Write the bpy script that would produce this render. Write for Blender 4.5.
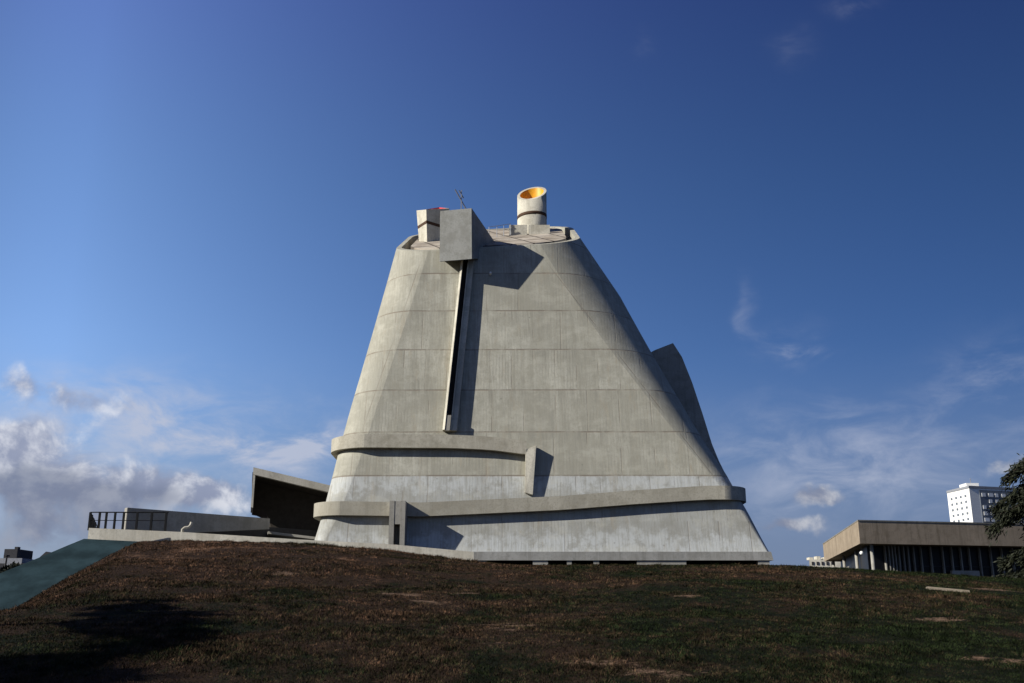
import bpy, bmesh, math, random
import numpy as np
from mathutils import Vector, Matrix
R = math.radians
random.seed(4); rng = np.random.default_rng(4)
for o in list(bpy.data.objects): bpy.data.objects.remove(o)
sc = bpy.context.scene; col = sc.collection

# ------------------------------------------------------------------ camera
EYE = 1.7; PITCH = 15.4; FPX = 1000.0
cd = bpy.data.cameras.new('camera'); cam = bpy.data.objects.new('camera', cd); col.objects.link(cam)
cd.sensor_width = 36; cd.lens = 36 * FPX / 1024; cd.clip_end = 9000; cd.clip_start = .1
cam.location = (0, 0, EYE); cam.rotation_euler = (R(90 + PITCH), 0, 0); sc.camera = cam

# ------------------------------------------------------------------ light
SUN = Vector((-2.7, -1.0, 1.55)).normalized()
EL = math.asin(SUN.z); AZ = math.atan2(SUN.x, SUN.y)
sl = bpy.data.lights.new('sun', 'SUN'); so = bpy.data.objects.new('sun', sl); col.objects.link(so)
sl.energy = 4.9; sl.angle = R(.5); sl.color = (1, .965, .89)
so.rotation_euler = SUN.to_track_quat('Z', 'Y').to_euler(); so.location = (-60, -20, 60)
sc.view_settings.view_transform = 'Standard'; sc.view_settings.look = 'None'
sc.view_settings.gamma = 1; sc.view_settings.exposure = .46; sc.view_settings.use_curve_mapping = False

# ------------------------------------------------------------------ node helper
class NT:
    def __init__(s, tree): s.t = tree; s.n = tree.nodes; s.l = tree.links
    def put(s, sock, v):
        if isinstance(v, bpy.types.NodeSocket): s.l.new(v, sock)
        elif isinstance(v, (tuple, list)) and len(v) == 3 and sock.type == 'RGBA': sock.default_value = (*v, 1)
        else: sock.default_value = v
    def math(s, op, a, b=None, c=None, clamp=False):
        n = s.n.new('ShaderNodeMath'); n.operation = op; n.use_clamp = clamp
        s.put(n.inputs[0], a)
        if b is not None: s.put(n.inputs[1], b)
        if c is not None: s.put(n.inputs[2], c)
        return n.outputs[0]
    def vmath(s, op, a, b=None, scale=None):
        n = s.n.new('ShaderNodeVectorMath'); n.operation = op; s.put(n.inputs[0], a)
        if b is not None: s.put(n.inputs[1], b)
        if scale is not None: s.put(n.inputs['Scale'], scale)
        return n.outputs[0]
    def noise(s, vec, scale, detail=4, rough=.55, dist=0, lac=2):
        n = s.n.new('ShaderNodeTexNoise'); s.put(n.inputs['Vector'], vec)
        n.inputs['Scale'].default_value = scale; n.inputs['Detail'].default_value = detail
        n.inputs['Roughness'].default_value = rough; n.inputs['Distortion'].default_value = dist
        n.inputs['Lacunarity'].default_value = lac
        return n.outputs[0]
    def ramp(s, v, a, b, lo=0., hi=1., smooth=True):
        n = s.n.new('ShaderNodeMapRange'); n.interpolation_type = 'SMOOTHSTEP' if smooth else 'LINEAR'
        s.put(n.inputs[0], v); s.put(n.inputs[1], a); s.put(n.inputs[2], b); s.put(n.inputs[3], lo); s.put(n.inputs[4], hi)
        return n.outputs[0]
    def mix(s, f, a, b, mode='MIX'):
        n = s.n.new('ShaderNodeMix'); n.data_type = 'RGBA'; n.blend_type = mode; n.clamp_factor = True
        s.put(n.inputs[0], f); s.put(n.inputs[6], a); s.put(n.inputs[7], b); return n.outputs[2]
    def sep(s, v):
        n = s.n.new('ShaderNodeSeparateXYZ'); s.put(n.inputs[0], v); return n.outputs
    def comb(s, x, y, z):
        n = s.n.new('ShaderNodeCombineXYZ')
        for i, v in enumerate((x, y, z)): s.put(n.inputs[i], v)
        return n.outputs[0]

# ------------------------------------------------------------------ world: Nishita sky + clouds by direction
def pix_ang(u, v):
    a, b = u - 512, 341.5 - v; c, s = math.cos(R(PITCH)), math.sin(R(PITCH))
    x, y, z = a, FPX * c - b * s, FPX * s + b * c
    return math.degrees(math.atan2(x, y)), math.degrees(math.atan2(z, math.hypot(x, y)))
w = bpy.data.worlds.new('World'); sc.world = w; w.use_nodes = True
N = NT(w.node_tree); bg = w.node_tree.nodes['Background']
sky = N.n.new('ShaderNodeTexSky'); sky.sky_type = 'NISHITA'; sky.sun_disc = False
sky.sun_elevation = EL; sky.sun_rotation = AZ; sky.altitude = 500
sky.air_density = 1.0; sky.dust_density = .6; sky.ozone_density = 3.0
d = N.n.new('ShaderNodeTexCoord').outputs['Generated']
x, y, z = N.sep(d)
lon = N.math('MULTIPLY', N.math('ARCTAN2', x, y), 57.2958)
lat = N.math('MULTIPLY', N.math('ARCSINE', z), 57.2958)
skc = N.n.new('ShaderNodeHueSaturation'); skc.inputs['Saturation'].default_value = 1.09; skc.inputs['Value'].default_value = 1.0
N.put(skc.inputs['Color'], sky.outputs[0])
# clear autumn sky: brighter on the sun's side, deep blue away from it
ca_ = N.math('COSINE', N.math('SUBTRACT', N.math('ARCTAN2', x, y), AZ))
gain = N.math('EXPONENT', N.math('ADD', N.math('MULTIPLY', N.math('MINIMUM', ca_, .08), 1.6), .56))
gain = N.math('MULTIPLY', gain, N.ramp(ca_, .08, .4, 1, .3))
tint = N.mix(N.ramp(ca_, .05, -.7, 0, 1, False), (.98, .93, 1.03), (.68, .85, 1.24))
tint = N.mix(N.ramp(lat, 22, 40), tint, N.mix(1.0, tint, (.95, .8, 1.0), 'MULTIPLY'))
base = N.mix(1.0, skc.outputs[0], tint, 'MULTIPLY')
base = N.vmath('SCALE', base, scale=gain)
pc = N.comb(lon, N.math('MULTIPLY', lat, 1.0), 0.0)
warp = N.vmath('SCALE', N.vmath('SUBTRACT', N.noise(pc, .35, 3) if False else N.n.new('ShaderNodeTexNoise').outputs[1], (.5, .5, .5)), scale=2.6)
wn = [n for n in N.n if n.bl_idname == 'ShaderNodeTexNoise'][0]
N.put(wn.inputs['Vector'], pc); wn.inputs['Scale'].default_value = .35; wn.inputs['Detail'].default_value = 4
pw = N.vmath('ADD', pc, warp); lx, ly, _ = N.sep(pw)
def blobs(lst):
    tot = None
    for u, v, su, sv, amp in lst:
        l0, e0 = pix_ang(u, v); a, b = su / 17.5, sv / 17.5
        dx = N.math('DIVIDE', N.math('SUBTRACT', lx, l0), a); dy = N.math('DIVIDE', N.math('SUBTRACT', ly, e0), b)
        q = N.math('ADD', N.math('MULTIPLY', dx, dx), N.math('MULTIPLY', dy, dy))
        g = N.math('MULTIPLY', N.math('EXPONENT', N.math('MULTIPLY', q, -1.0)), amp)
        tot = g if tot is None else N.math('ADD', tot, g)
    return tot
# thin high cloud and horizon murk
ci_n = N.noise(N.comb(N.math('MULTIPLY', lon, .55), N.math('MULTIPLY', lat, 1.25), 3.1), .42, 7, .6, .45)
ci_m = blobs([(160, 428, 160, 36, 1.05), (262, 437, 80, 22, 1.35), (330, 460, 60, 25, .9), (840, 442, 120, 36, .6), (870, 478, 160, 28, .45), (1000, 385, 50, 34, .6), (785, 345, 30, 16, .4),
              (747, 315, 8, 24, .4), (800, 350, 24, 8, .85), (60, 470, 120, 60, .8), (900, 505, 160, 30, .2), (130, 395, 60, 22, .6), (790, 45, 18, 14, .16), (860, 0, 26, 10, .25), (645, 48, 12, 8, .12)])
ci = N.math('MULTIPLY', N.ramp(ci_n, .34, .8), ci_m, clamp=True)
murk = N.ramp(lat, 15.0, 2.0, 0, .8)
# cumulus with a lit edge on the sun's side
def cum_density(off):
    p = N.vmath('ADD', pc, off)
    return N.noise(p, .33, 8, .58, .25)
cm = blobs([(15, 462, 85, 36, .58), (95, 484, 80, 22, .4), (170, 490, 62, 20, .52), (222, 492, 38, 15, .48), (92, 400, 36, 16, .62), (8, 384, 26, 14, .42), (12, 430, 40, 20, .46),
            (815, 491, 26, 10, .64), (787, 522, 38, 10, .64), (1012, 462, 30, 12, .52), (60, 530, 130, 30, .5), (240, 432, 40, 10, .2)])
dn = cum_density((0, 0, 0)); dn2 = cum_density((-.55, .75, 0))
cov = N.math('ADD', N.math('MULTIPLY', N.math('SUBTRACT', dn, .5), N.math('MULTIPLY', N.math('MINIMUM', cm, .3), 5.0)), cm)
ca = N.ramp(cov, .2, .68)
lit = N.ramp(N.math('SUBTRACT', dn, dn2), -.1, .17)
# thick bases are grey, tops bright
thick = N.ramp(blobs([(20, 492, 120, 26, 1), (100, 500, 90, 14, .5), (60, 545, 200, 26, .9), (815, 497, 30, 6, .35), (787, 529, 36, 6, .35)]), .1, .9)
ccol = N.mix(lit, (3.2, 3.6, 5.0), (8.4, 8.6, 9.3))
ccol = N.mix(N.math('MULTIPLY', thick, .75), ccol, (1.7, 2.0, 3.0))
ccol = N.vmath('SCALE', ccol, scale=N.ramp(ca_, -.1, -.55, 1, .75))
c1 = N.mix(murk, base, (1.8, 2.35, 3.85))
c2 = N.mix(N.math('MULTIPLY', ci, .8), c1, (5.6, 6.0, 7.3))
c3 = N.mix(N.math('MULTIPLY', ca, .92), c2, ccol)
N.put(bg.inputs[0], c3); bg.inputs[1].default_value = .066

# ------------------------------------------------------------------ object helpers
def at(u, v, Y):
    """point seen at a pixel of the survey photograph, at ground distance Y"""
    a, b = u - 512, 341.5 - v; c, s = math.cos(R(PITCH)), math.sin(R(PITCH))
    y = FPX * c - b * s; zz = FPX * s + b * c; k = Y / y
    return Vector((a * k, Y, zz * k + EYE))
def mesh(name, V, F, m, parent=None, smooth=False, mats=None, mi=None):
    me = bpy.data.meshes.new(name); 
    off = parent_world(parent) if parent else Vector((0, 0, 0))
    me.from_pydata([tuple(Vector(v) - off) for v in V], [], F)
    for mm in (mats or [m]): me.materials.append(mm)
    if mi:
        for p, i in zip(me.polygons, mi): p.material_index = i
    if smooth:
        for p in me.polygons: p.use_smooth = True
    me.validate(); me.update()
    o = bpy.data.objects.new(name, me); col.objects.link(o)
    if parent: o.parent = parent
    return o
def parent_world(p):
    v = Vector((0, 0, 0))
    while p: v = v + p.location; p = p.parent
    return v
class MB:
    def __init__(s): s.V = []; s.F = []
    def add(s, V, F): k = len(s.V); s.V += [Vector(v) for v in V]; s.F += [[i + k for i in f] for f in F]; return s
    def box(s, a, b, M=None):
        (x0, y0, z0), (x1, y1, z1) = a, b
        V = [Vector(q) for q in ((x0,y0,z0),(x1,y0,z0),(x1,y1,z0),(x0,y1,z0),(x0,y0,z1),(x1,y0,z1),(x1,y1,z1),(x0,y1,z1))]
        if M: V = [M @ v for v in V]
        return s.add(V, [(3,2,1,0),(4,5,6,7),(0,1,5,4),(1,2,6,5),(2,3,7,6),(3,0,4,7)])
    def hexa(s, lo, hi):   # two quads (bottom, top) same winding
        return s.add(list(lo) + list(hi), [(3,2,1,0),(4,5,6,7),(0,1,5,4),(1,2,6,5),(2,3,7,6),(3,0,4,7)])
    def prism(s, P, dv):   # closed polygon P extruded by dv
        n = len(P); P = [Vector(p) for p in P]; dv = Vector(dv)
        return s.add(P + [p + dv for p in P], [list(range(n))[::-1], list(range(n, 2*n))] + [(i, (i+1) % n, (i+1) % n + n, i + n) for i in range(n)])
    def tube(s, P, r, n=8):
        P = [Vector(p) for p in P]; V = []; F = []
        rr = r if isinstance(r, (list, tuple)) else [r] * len(P)
        for i, p in enumerate(P):
            t = (P[min(i+1, len(P)-1)] - P[max(i-1, 0)]).normalized()
            a = t.orthogonal().normalized() if i == 0 else (a - t * a.dot(t)).normalized()
            b = t.cross(a)
            V += [p + (a * math.cos(2*math.pi*k/n) + b * math.sin(2*math.pi*k/n)) * rr[i] for k in range(n)]
        for i in range(len(P) - 1):
            for k in range(n): F.append((i*n+k, i*n+(k+1) % n, (i+1)*n+(k+1) % n, (i+1)*n+k))
        F += [list(range(n))[::-1], [len(V)-n+k for k in range(n)]]
        return s.add(V, F)
    def build(s, name, m, parent=None, smooth=False, bevel=0):
        o = mesh(name, s.V, s.F, m, parent, smooth)
        bm = bmesh.new(); bm.from_mesh(o.data); bmesh.ops.recalc_face_normals(bm, faces=bm.faces)
        if bevel: bmesh.ops.bevel(bm, geom=[e for e in bm.edges if len(e.link_faces) == 2 and e.calc_face_angle(0) > .5], offset=bevel, segments=2, affect='EDGES', clamp_overlap=True)
        bm.to_mesh(o.data); bm.free(); return o
def tag(o, label, cat, group=None):
    o['label'] = label; o['category'] = cat
    if group: o['group'] = group
    return o
def thing(name, loc, label, cat, group=None):
    o = bpy.data.objects.new(name, None); o.location = loc; o.empty_display_size = .5; col.objects.link(o); return tag(o, label, cat, group)
def structure(o, kind='structure'): o['kind'] = kind; return o
def copy_tree(o, parent=None):
    c = o.copy(); col.objects.link(c); c.parent = parent
    for ch in [k for k in bpy.data.objects if k.parent == o]: copy_tree(ch, c)
    return c

# ------------------------------------------------------------------ materials
def newmat(name):
    m = bpy.data.materials.new(name); m.use_nodes = True; t = NT(m.node_tree)
    return m, t, m.node_tree.nodes['Principled BSDF']
def plain(name, c, rough=.7, metal=0, var=.15, scale=3., bump=0, spec=.3):
    m, t, b = newmat(name); P = t.n.new('ShaderNodeNewGeometry').outputs['Position']
    n = t.noise(P, scale, 5, .6)
    cc = t.mix(t.ramp(n, .3, .7), tuple(q * (1 - var) for q in c), tuple(min(1, q * (1 + var)) for q in c))
    t.put(b.inputs['Base Color'], cc); b.inputs['Roughness'].default_value = rough; b.inputs['Metallic'].default_value = metal; b.inputs['Specular IOR Level'].default_value = spec
    if bump:
        bn = t.n.new('ShaderNodeBump'); bn.inputs['Strength'].default_value = bump; bn.inputs['Distance'].default_value = .02
        t.put(bn.inputs['Height'], t.noise(P, scale * 8, 4)); t.l.new(bn.outputs[0], b.inputs['Normal'])
    return m
def concrete(name, c, shell=False, stain=.45, var=.14, streak=.3):
    m, t, b = newmat(name); P = t.n.new('ShaderNodeNewGeometry').outputs['Position']
    X, Y, Z = t.sep(P)
    big = t.noise(P, .22, 5, .6, .4); mid = t.noise(P, 1.3, 6, .65); fine = t.noise(P, 9, 5, .7); grain = t.noise(P, 45, 3, .6)
    col_ = t.mix(t.ramp(big, .38, .62), tuple(q * (1 - var) for q in c), tuple(q * (1 + var) for q in c))
    col_ = t.mix(t.math('MULTIPLY', t.ramp(mid, .45, .62), .62), col_, tuple(q * .74 * f for q, f in zip(c, (1, .98, .93))))
    col_ = t.mix(t.math('MULTIPLY', t.ramp(fine, .48, .66), .5), col_, tuple(q * .62 for q in c))
    col_ = t.mix(t.math('MULTIPLY', t.ramp(grain, .25, .5, 1, 0), .3), col_, tuple(q * 1.25 for q in c))
    # rain streaks: long in z, narrow across
    A = t.math('ADD', X, t.math('MULTIPLY', Y, .35))
    sv = t.comb(t.math('MULTIPLY', A, 2.1), t.math('MULTIPLY', Y, .3), t.math('MULTIPLY', Z, .13))
    st = t.noise(sv, 1.0, 7, .7, .2); st2 = t.noise(t.vmath('SCALE', sv, scale=3.3), 1.0, 5, .7)
    col_ = t.mix(t.math('MULTIPLY', t.ramp(st, .49, .66), streak), col_, tuple(q * .5 * f for q, f in zip(c, (1, .97, .9))))
    col_ = t.mix(t.math('MULTIPLY', t.ramp(st2, .52, .7), streak * .8), col_, tuple(q * 1.3 for q in c))
    hgt = t.math('ADD', t.math('MULTIPLY', fine, .5), t.math('MULTIPLY', grain, .4))
    if shell:
        zo = 4.13; row = 2.53
        zr = t.math('DIVIDE', t.math('SUBTRACT', Z, zo), row); ri = t.math('FLOOR', zr); rf = t.math('FRACT', zr)
        wob = t.math('MULTIPLY', t.math('SUBTRACT', t.noise(P, .8, 3), .5), .016)
        rf2 = t.math('ADD', rf, wob)
        edge = t.math('MINIMUM', rf2, t.math('SUBTRACT', 1.0, rf2))
        hline = t.math('MULTIPLY', t.ramp(edge, .005, .026, 1, 0), t.ramp(Z, 8.9, 9.0))
        wn = t.n.new('ShaderNodeTexWhiteNoise'); wn.noise_dimensions = '1D'; t.put(wn.inputs['W'], ri); rr = wn.outputs[0]
        # panel joints: staggered per lift
        pw_ = t.math('ADD', 1.25, t.math('MULTIPLY', rr, .7))
        xs = t.math('DIVIDE', t.math('ADD', X, t.math('MULTIPLY', rr, 3.7)), pw_); xf = t.math('FRACT', xs); xi = t.math('FLOOR', xs)
        xe = t.math('MULTIPLY', t.math('MINIMUM', xf, t.math('SUBTRACT', 1.0, xf)), pw_)
        vline = t.math('MULTIPLY', t.ramp(xe, .01, .045, 1, 0), t.ramp(t.noise(P, .6, 3), .42, .6, .0, .85))
        # narrow board marks
        bf = t.math('FRACT', t.math('MULTIPLY', X, 5.6)); bl = t.math('MULTIPLY', t.ramp(t.math('MINIMUM', bf, t.math('SUBTRACT', 1.0, bf)), .02, .14, 1, 0), t.ramp(t.noise(P, .5, 4), .42, .6, .04, .2))
        w2 = t.n.new('ShaderNodeTexWhiteNoise'); w2.noise_dimensions = '2D'; t.put(w2.inputs['Vector'], t.comb(xi, ri, 0)); pan = w2.outputs[0]
        w3 = t.n.new('ShaderNodeTexWhiteNoise'); w3.noise_dimensions = '2D'; t.put(w3.inputs['Vector'], t.comb(t.math('FLOOR', t.math('MULTIPLY', X, 5.6)), ri, 0))
        tone = t.math('ADD', t.math('MULTIPLY', pan, .22), t.math('ADD', t.math('MULTIPLY', rr, .1), t.math('MULTIPLY', w3.outputs[0], .16)))
        col_ = t.mix(t.ramp(tone, .05, .48, 0, 1.0, False), col_, tuple(q * .72 * f for q, f in zip(c, (1, .985, .95))))
        # the lower pours are a paler, bluer concrete
        low = t.ramp(t.math('ADD', Z, t.math('MULTIPLY', wob, 3)), 9.17, 9.2, 1, 0)
        blot = t.ramp(t.noise(t.comb(X, Y, t.math('MULTIPLY', Z, .55)), .9, 6, .7, .5), .36, .62)
        pale = t.math('MAXIMUM', t.ramp(t.math('ADD', Z, t.math('MULTIPLY', t.math('SUBTRACT', mid, .5), 3.0)), 7.9, 8.7), t.ramp(t.math('ADD', Z, t.math('MULTIPLY', t.math('SUBTRACT', mid, .5), 2.4)), 6.4, 5.6))
        pale = t.math('MULTIPLY', pale, t.ramp(t.noise(P, 1.6, 6, .7), .36, .52, .25, 1))
        blot = t.math('MAXIMUM', t.math('MULTIPLY', blot, .4), pale)
        lc = t.mix(blot, (c[0] * .66, c[1] * .68, c[2] * .75), (c[0] * 1.18, c[1] * 1.27, c[2] * 1.52))
        col_ = t.mix(t.math('MULTIPLY', low, .78), col_, lc)
        # formwork seams where the plane meets the conical corners
        fr = t.ramp(Y, 61.5, 63, 1, 0)
        sr = t.math('ABSOLUTE', t.math('SUBTRACT', X, t.math('ADD', 1.2, t.math('MULTIPLY', t.math('SUBTRACT', 24.0, Z), .668))))
        s2 = t.math('ABSOLUTE', t.math('SUBTRACT', X, t.math('SUBTRACT', -5.25, t.math('MULTIPLY', t.math('SUBTRACT', 24.0, Z), .262))))
        dl = t.math('MULTIPLY', t.math('MULTIPLY', t.ramp(t.math('MINIMUM', sr, s2), .015, .05, 1, 0), fr), t.ramp(t.noise(P, .35, 3), .42, .56, .1, .8))
        dl = t.math('MULTIPLY', dl, t.ramp(Z, 9.1, 9.3))
        ln = t.math('MAXIMUM', t.math('MAXIMUM', t.math('MULTIPLY', hline, t.ramp(t.noise(P, .9, 5, .7), .36, .6, .25, .85)), t.math('MULTIPLY', vline, .5)), t.math('MAXIMUM', bl, t.math('MULTIPLY', dl, .6)))
        gv = t.noise(t.comb(t.math('MULTIPLY', X, 9.0), t.math('MULTIPLY', Y, 1.5), t.math('MULTIPLY', Z, .9)), 1.0, 5, .7)
        col_ = t.mix(t.ramp(gv, .46, .64, 0, .42), col_, tuple(q * .62 for q in c))
        pv = t.noise(t.comb(t.math('MULTIPLY', X, .9), Y, t.math('MULTIPLY', Z, 1.6)), .8, 7, .72, .1)
        col_ = t.mix(t.ramp(pv, .48, .66, 0, .26), col_, tuple(min(1, q * 1.28) for q in c))
        rv = t.noise(t.comb(t.math('MULTIPLY', X, 2.2), Y, t.math('MULTIPLY', Z, .5)), .7, 5, .7)
        col_ = t.mix(t.ramp(rv, .56, .7, 0, .4), col_, (c[0] * .8, c[1] * .7, c[2] * .6))
        # grime bleeding down from each pour line
        gr = t.math('MULTIPLY', t.ramp(rf, .6, 1.0, 0, .6), t.ramp(st, .42, .7))
        col_ = t.mix(gr, col_, tuple(q * .55 for q in c))
        col_ = t.mix(ln, col_, (c[0] * .46, c[1] * .39, c[2] * .36))
        # tie holes
        vo = t.n.new('ShaderNodeTexVoronoi'); vo.inputs['Scale'].default_value = .85; t.put(vo.inputs['Vector'], t.comb(X, 0, Z))
        hole = t.ramp(vo.outputs['Distance'], .03, .055, .4, 0)
        col_ = t.mix(hole, col_, tuple(q * .3 for q in c))
        hgt = t.math('SUBTRACT', hgt, t.math('MULTIPLY', ln, 1.2))
    t.put(b.inputs['Base Color'], col_); b.inputs['Roughness'].default_value = .88; b.inputs['Specular IOR Level'].default_value = .25
    bn = t.n.new('ShaderNodeBump'); bn.inputs['Strength'].default_value = .5; bn.inputs['Distance'].default_value = .02
    t.put(bn.inputs['Height'], hgt); t.l.new(bn.outputs[0], b.inputs['Normal'])
    return m
CC = (.392, .379, .315)
M = {
 'shell': concrete('shell concrete', CC, shell=True, streak=.42, var=.17),
 'conc': concrete('grey concrete', (.30, .285, .25)),
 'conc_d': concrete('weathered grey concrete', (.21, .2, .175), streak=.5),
 'conc_l': concrete('pale concrete', (.47, .44, .36), streak=.4),
 'hop': concrete('smooth cistern concrete', (.265, .265, .245), var=.06, streak=.15),
 'tan': concrete('tan concrete fascia', (.305, .245, .175), streak=.6, var=.1),
 'white': plain('white paint', (.78, .77, .73), .6),
 'cream': concrete('cream painted concrete', (.6, .56, .46), streak=.35),
 'yellow': plain('yellow paint', (.72, .34, .015), .5, var=.1),
 'red': plain('red paint', (.55, .04, .05), .5),
 'black': plain('black paint', (.009, .009, .01), .6, spec=.1),
 'rust': plain('rusty dark band', (.06, .03, .015), .8),
 'dark': plain('void shade', (.008, .0075, .007), .95, spec=.02),  # shade of the slots under the plinth, put into the colour
 'metal': plain('galvanised metal', (.35, .36, .37), .45, .6),
 'glass': plain('dark glass', (.01, .01, .011), .35, spec=.12),
 'teal': plain('teal slope sheeting', (.021, .037, .043), .95, var=.3, scale=.8, bump=.3, spec=.02),
 'asph': plain('asphalt', (.05, .05, .05), .9),
 'roofd_shade': plain('dark roof covering and recess shade', (.03, .03, .034), .8),  # roofs and dark fittings; also painted shade under the terrace wall
 'slab': plain('dull stone', (.15, .125, .095), .9, scale=5),
 'shade_painted': plain('soot dark concrete', (.042, .036, .03), .95, spec=.05),  # concrete with shade put into its colour, for canopy hollow and gutter bed
 'wing': plain('grey window bands', (.13, .15, .18), .5),
 'grey': plain('grey render', (.24, .25, .27), .8),
 'bark': plain('bark', (.06, .045, .035), .9, scale=6),
}
M['plinth'] = concrete('plinth concrete', (.29, .285, .265), streak=.4)
M['conc2'] = concrete('channel concrete', (.365, .34, .275), streak=.25)
def roof_mat():
    m, t, b = newmat('roof slabs'); P = t.n.new('ShaderNodeNewGeometry').outputs['Position']; X, Y, Z = t.sep(P)
    a, c2 = t.math('ADD', t.math('MULTIPLY', X, .92), t.math('MULTIPLY', Y, .3)), t.math('SUBTRACT', Y, t.math('MULTIPLY', X, .1))
    fs = []
    for q, wd in ((a, 1.35), (c2, 1.9)):
        f = t.math('FRACT', t.math('DIVIDE', q, wd)); fs.append(t.ramp(t.math('MINIMUM', f, t.math('SUBTRACT', 1.0, f)), .03, .08, 1, 0))
    ln = t.math('MAXIMUM', fs[0], fs[1])
    c = t.mix(t.ramp(t.noise(P, .7, 6, .65), .35, .65), (.26, .215, .16), (.42, .37, .3))
    c = t.mix(t.math('MULTIPLY', ln, .92), c, (.07, .055, .04)); t.put(b.inputs['Base Color'], c); b.inputs['Roughness'].default_value = .9
    return m
M['roof'] = roof_mat()

# ------------------------------------------------------------------ terrain
def sm(v): v = np.clip(v, 0, 1); return v * v * (3 - 2 * v)
YCX = [-30, -21, -1.9, 0, 13, 24, 60]; YCV = [51.2, 51.2, 51.6, 50.4, 49, 48, 46]
ZCX = [-60, -21, -16.7, -10.8, -8.1, -6.2, -4.2, -1.8, 0, 13, 24, 45, 90]; ZCV = [5.3, 5.44, 5.43, 5.34, 5.13, 4.98, 4.72, 4.42, 4.22, 4.11, 3.42, 2.4, 2.0]
GS = [-1, 0, .08, .3, .5, .7, .85, .95, 1.02, 1.1, 9]; GV = [0, 0, .0, .185, .41, .665, .855, .955, .995, 1, 1]
def vnoise(x, y, s, seed):
    r = np.random.default_rng(seed).random((256, 256)); X, Y = x / s, y / s
    xi, yi = np.floor(X).astype(int), np.floor(Y).astype(int); fx, fy = sm(X - xi), sm(Y - yi)
    g = lambda i, j: r[i % 256, j % 256]
    return (g(xi, yi)*(1-fx)*(1-fy) + g(xi+1, yi)*fx*(1-fy) + g(xi, yi+1)*(1-fx)*fy + g(xi+1, yi+1)*fx*fy) - .5
def ground(x, y):
    x = np.asarray(x, float); y = np.asarray(y, float)
    yc = np.interp(x, YCX, YCV); zc = np.interp(x, ZCX, ZCV)
    h = zc * np.interp(y / yc, GS, GV)
    near = sm((70 - np.hypot(x, y - 25)) / 30)
    h = h + near * (.22 * vnoise(x, y, 6.5, 1) + .1 * vnoise(x, y, 2.4, 2) + .05 * vnoise(x, y, .9, 3)) * np.clip((yc + 1 - y) / 6, 0, 1)
    fl = np.clip(-x - (12.25 + .29 * (y - 30)), 0, None); h = h - .6 * (np.sqrt(fl * fl + .2) - .447) * sm((y - 20) / 10)   # left flank
    h = np.maximum(h, -5)
    far = sm((np.hypot(x, y - 40) - 190) / 150); return h * (1 - far) - 5 * far
def axis(parts):
    out = []
    for a, b, s in parts: out += list(np.arange(a, b, s))
    return np.array(out + [parts[-1][1]])
gx = axis([(-4000, -400, 400), (-400, -60, 20), (-60, -28, 2), (-28, 36, .4), (36, 60, 2), (60, 400, 20), (400, 4000, 400)])
gy = axis([(-1500, -100, 200), (-100, 2, 6), (2, 56, .4), (56, 100, 2), (100, 400, 20), (400, 6000, 400)])
GX, GY = np.meshgrid(gx, gy); GZ = ground(GX, GY)
def grid_mesh(name, X, Y, Z, m):
    ny, nx = X.shape; me = bpy.data.meshes.new(name)
    V = np.stack([X, Y, Z], -1).reshape(-1, 3); i = np.arange(ny * nx).reshape(ny, nx)
    Q = np.stack([i[:-1, :-1], i[:-1, 1:], i[1:, 1:], i[1:, :-1]], -1).reshape(-1, 4)
    me.vertices.add(len(V)); me.vertices.foreach_set('co', V.ravel().astype('f'))
    me.loops.add(Q.size); me.loops.foreach_set('vertex_index', Q.ravel().astype('i'))
    me.polygons.add(len(Q)); me.polygons.foreach_set('loop_start', np.arange(0, Q.size, 4, dtype='i'))
    me.polygons.foreach_set('use_smooth', np.ones(len(Q), bool)); me.materials.append(m); me.update(calc_edges=True); me.validate()
    o = bpy.data.objects.new(name, me); col.objects.link(o); return o
def turf_colour(t, P):
    X, Y, Z = t.sep(P); p2 = t.comb(X, t.math('MULTIPLY', Y, .6), 0)
    n1 = t.noise(p2, .13, 6, .62, .6); n2 = t.noise(p2, .55, 6, .65, .4); n3 = t.noise(p2, 3.5, 5, .7)
    k = t.math('ADD', t.math('ADD', t.math('MULTIPLY', n1, .55), t.math('MULTIPLY', n2, .5)), t.math('MULTIPLY', n3, .25))
    # more green to the right of the crest, drier on the left shoulder
    k = t.math('ADD', k, t.math('ADD', t.ramp(X, -14, 16, .045, -.1, False), t.ramp(Y, 14, 42, -.02, .03, False)))
    return k, n2, n3
def ground_mat():
    m, t, b = newmat('turf soil'); P = t.n.new('ShaderNodeNewGeometry').outputs['Position']
    k, n2, n3 = turf_colour(t, P)
    c = t.mix(t.ramp(k, .56, .66), (.007, .009, .0045), (.028, .017, .0115))
    c = t.mix(t.ramp(k, .76, .86), c, (.17, .1, .062))
    c = t.mix(t.ramp(n3, .45, .75, 0, .55), c, (.012, .01, .007))
    ba = t.n.new('ShaderNodeAttribute'); ba.attribute_name = 'bare'
    c = t.mix(t.ramp(t.math('ADD', ba.outputs['Fac'], t.math('MULTIPLY', t.math('SUBTRACT', t.noise(P, 5.5, 5, .75), .5), 2.2)), .36, .6), c, t.mix(t.ramp(t.noise(P, 9, 5, .75), .38, .62), (.05, .03, .02), (.19, .125, .082)))
    t.put(b.inputs['Base Color'], c); b.inputs['Roughness'].default_value = 1; b.inputs['Specular IOR Level'].default_value = .05
    bn = t.n.new('ShaderNodeBump'); bn.inputs['Strength'].default_value = .8; bn.inputs['Distance'].default_value = .06
    t.put(bn.inputs['Height'], t.noise(P, 7, 6, .7)); t.l.new(bn.outputs[0], b.inputs['Normal'])
    return m

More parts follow.
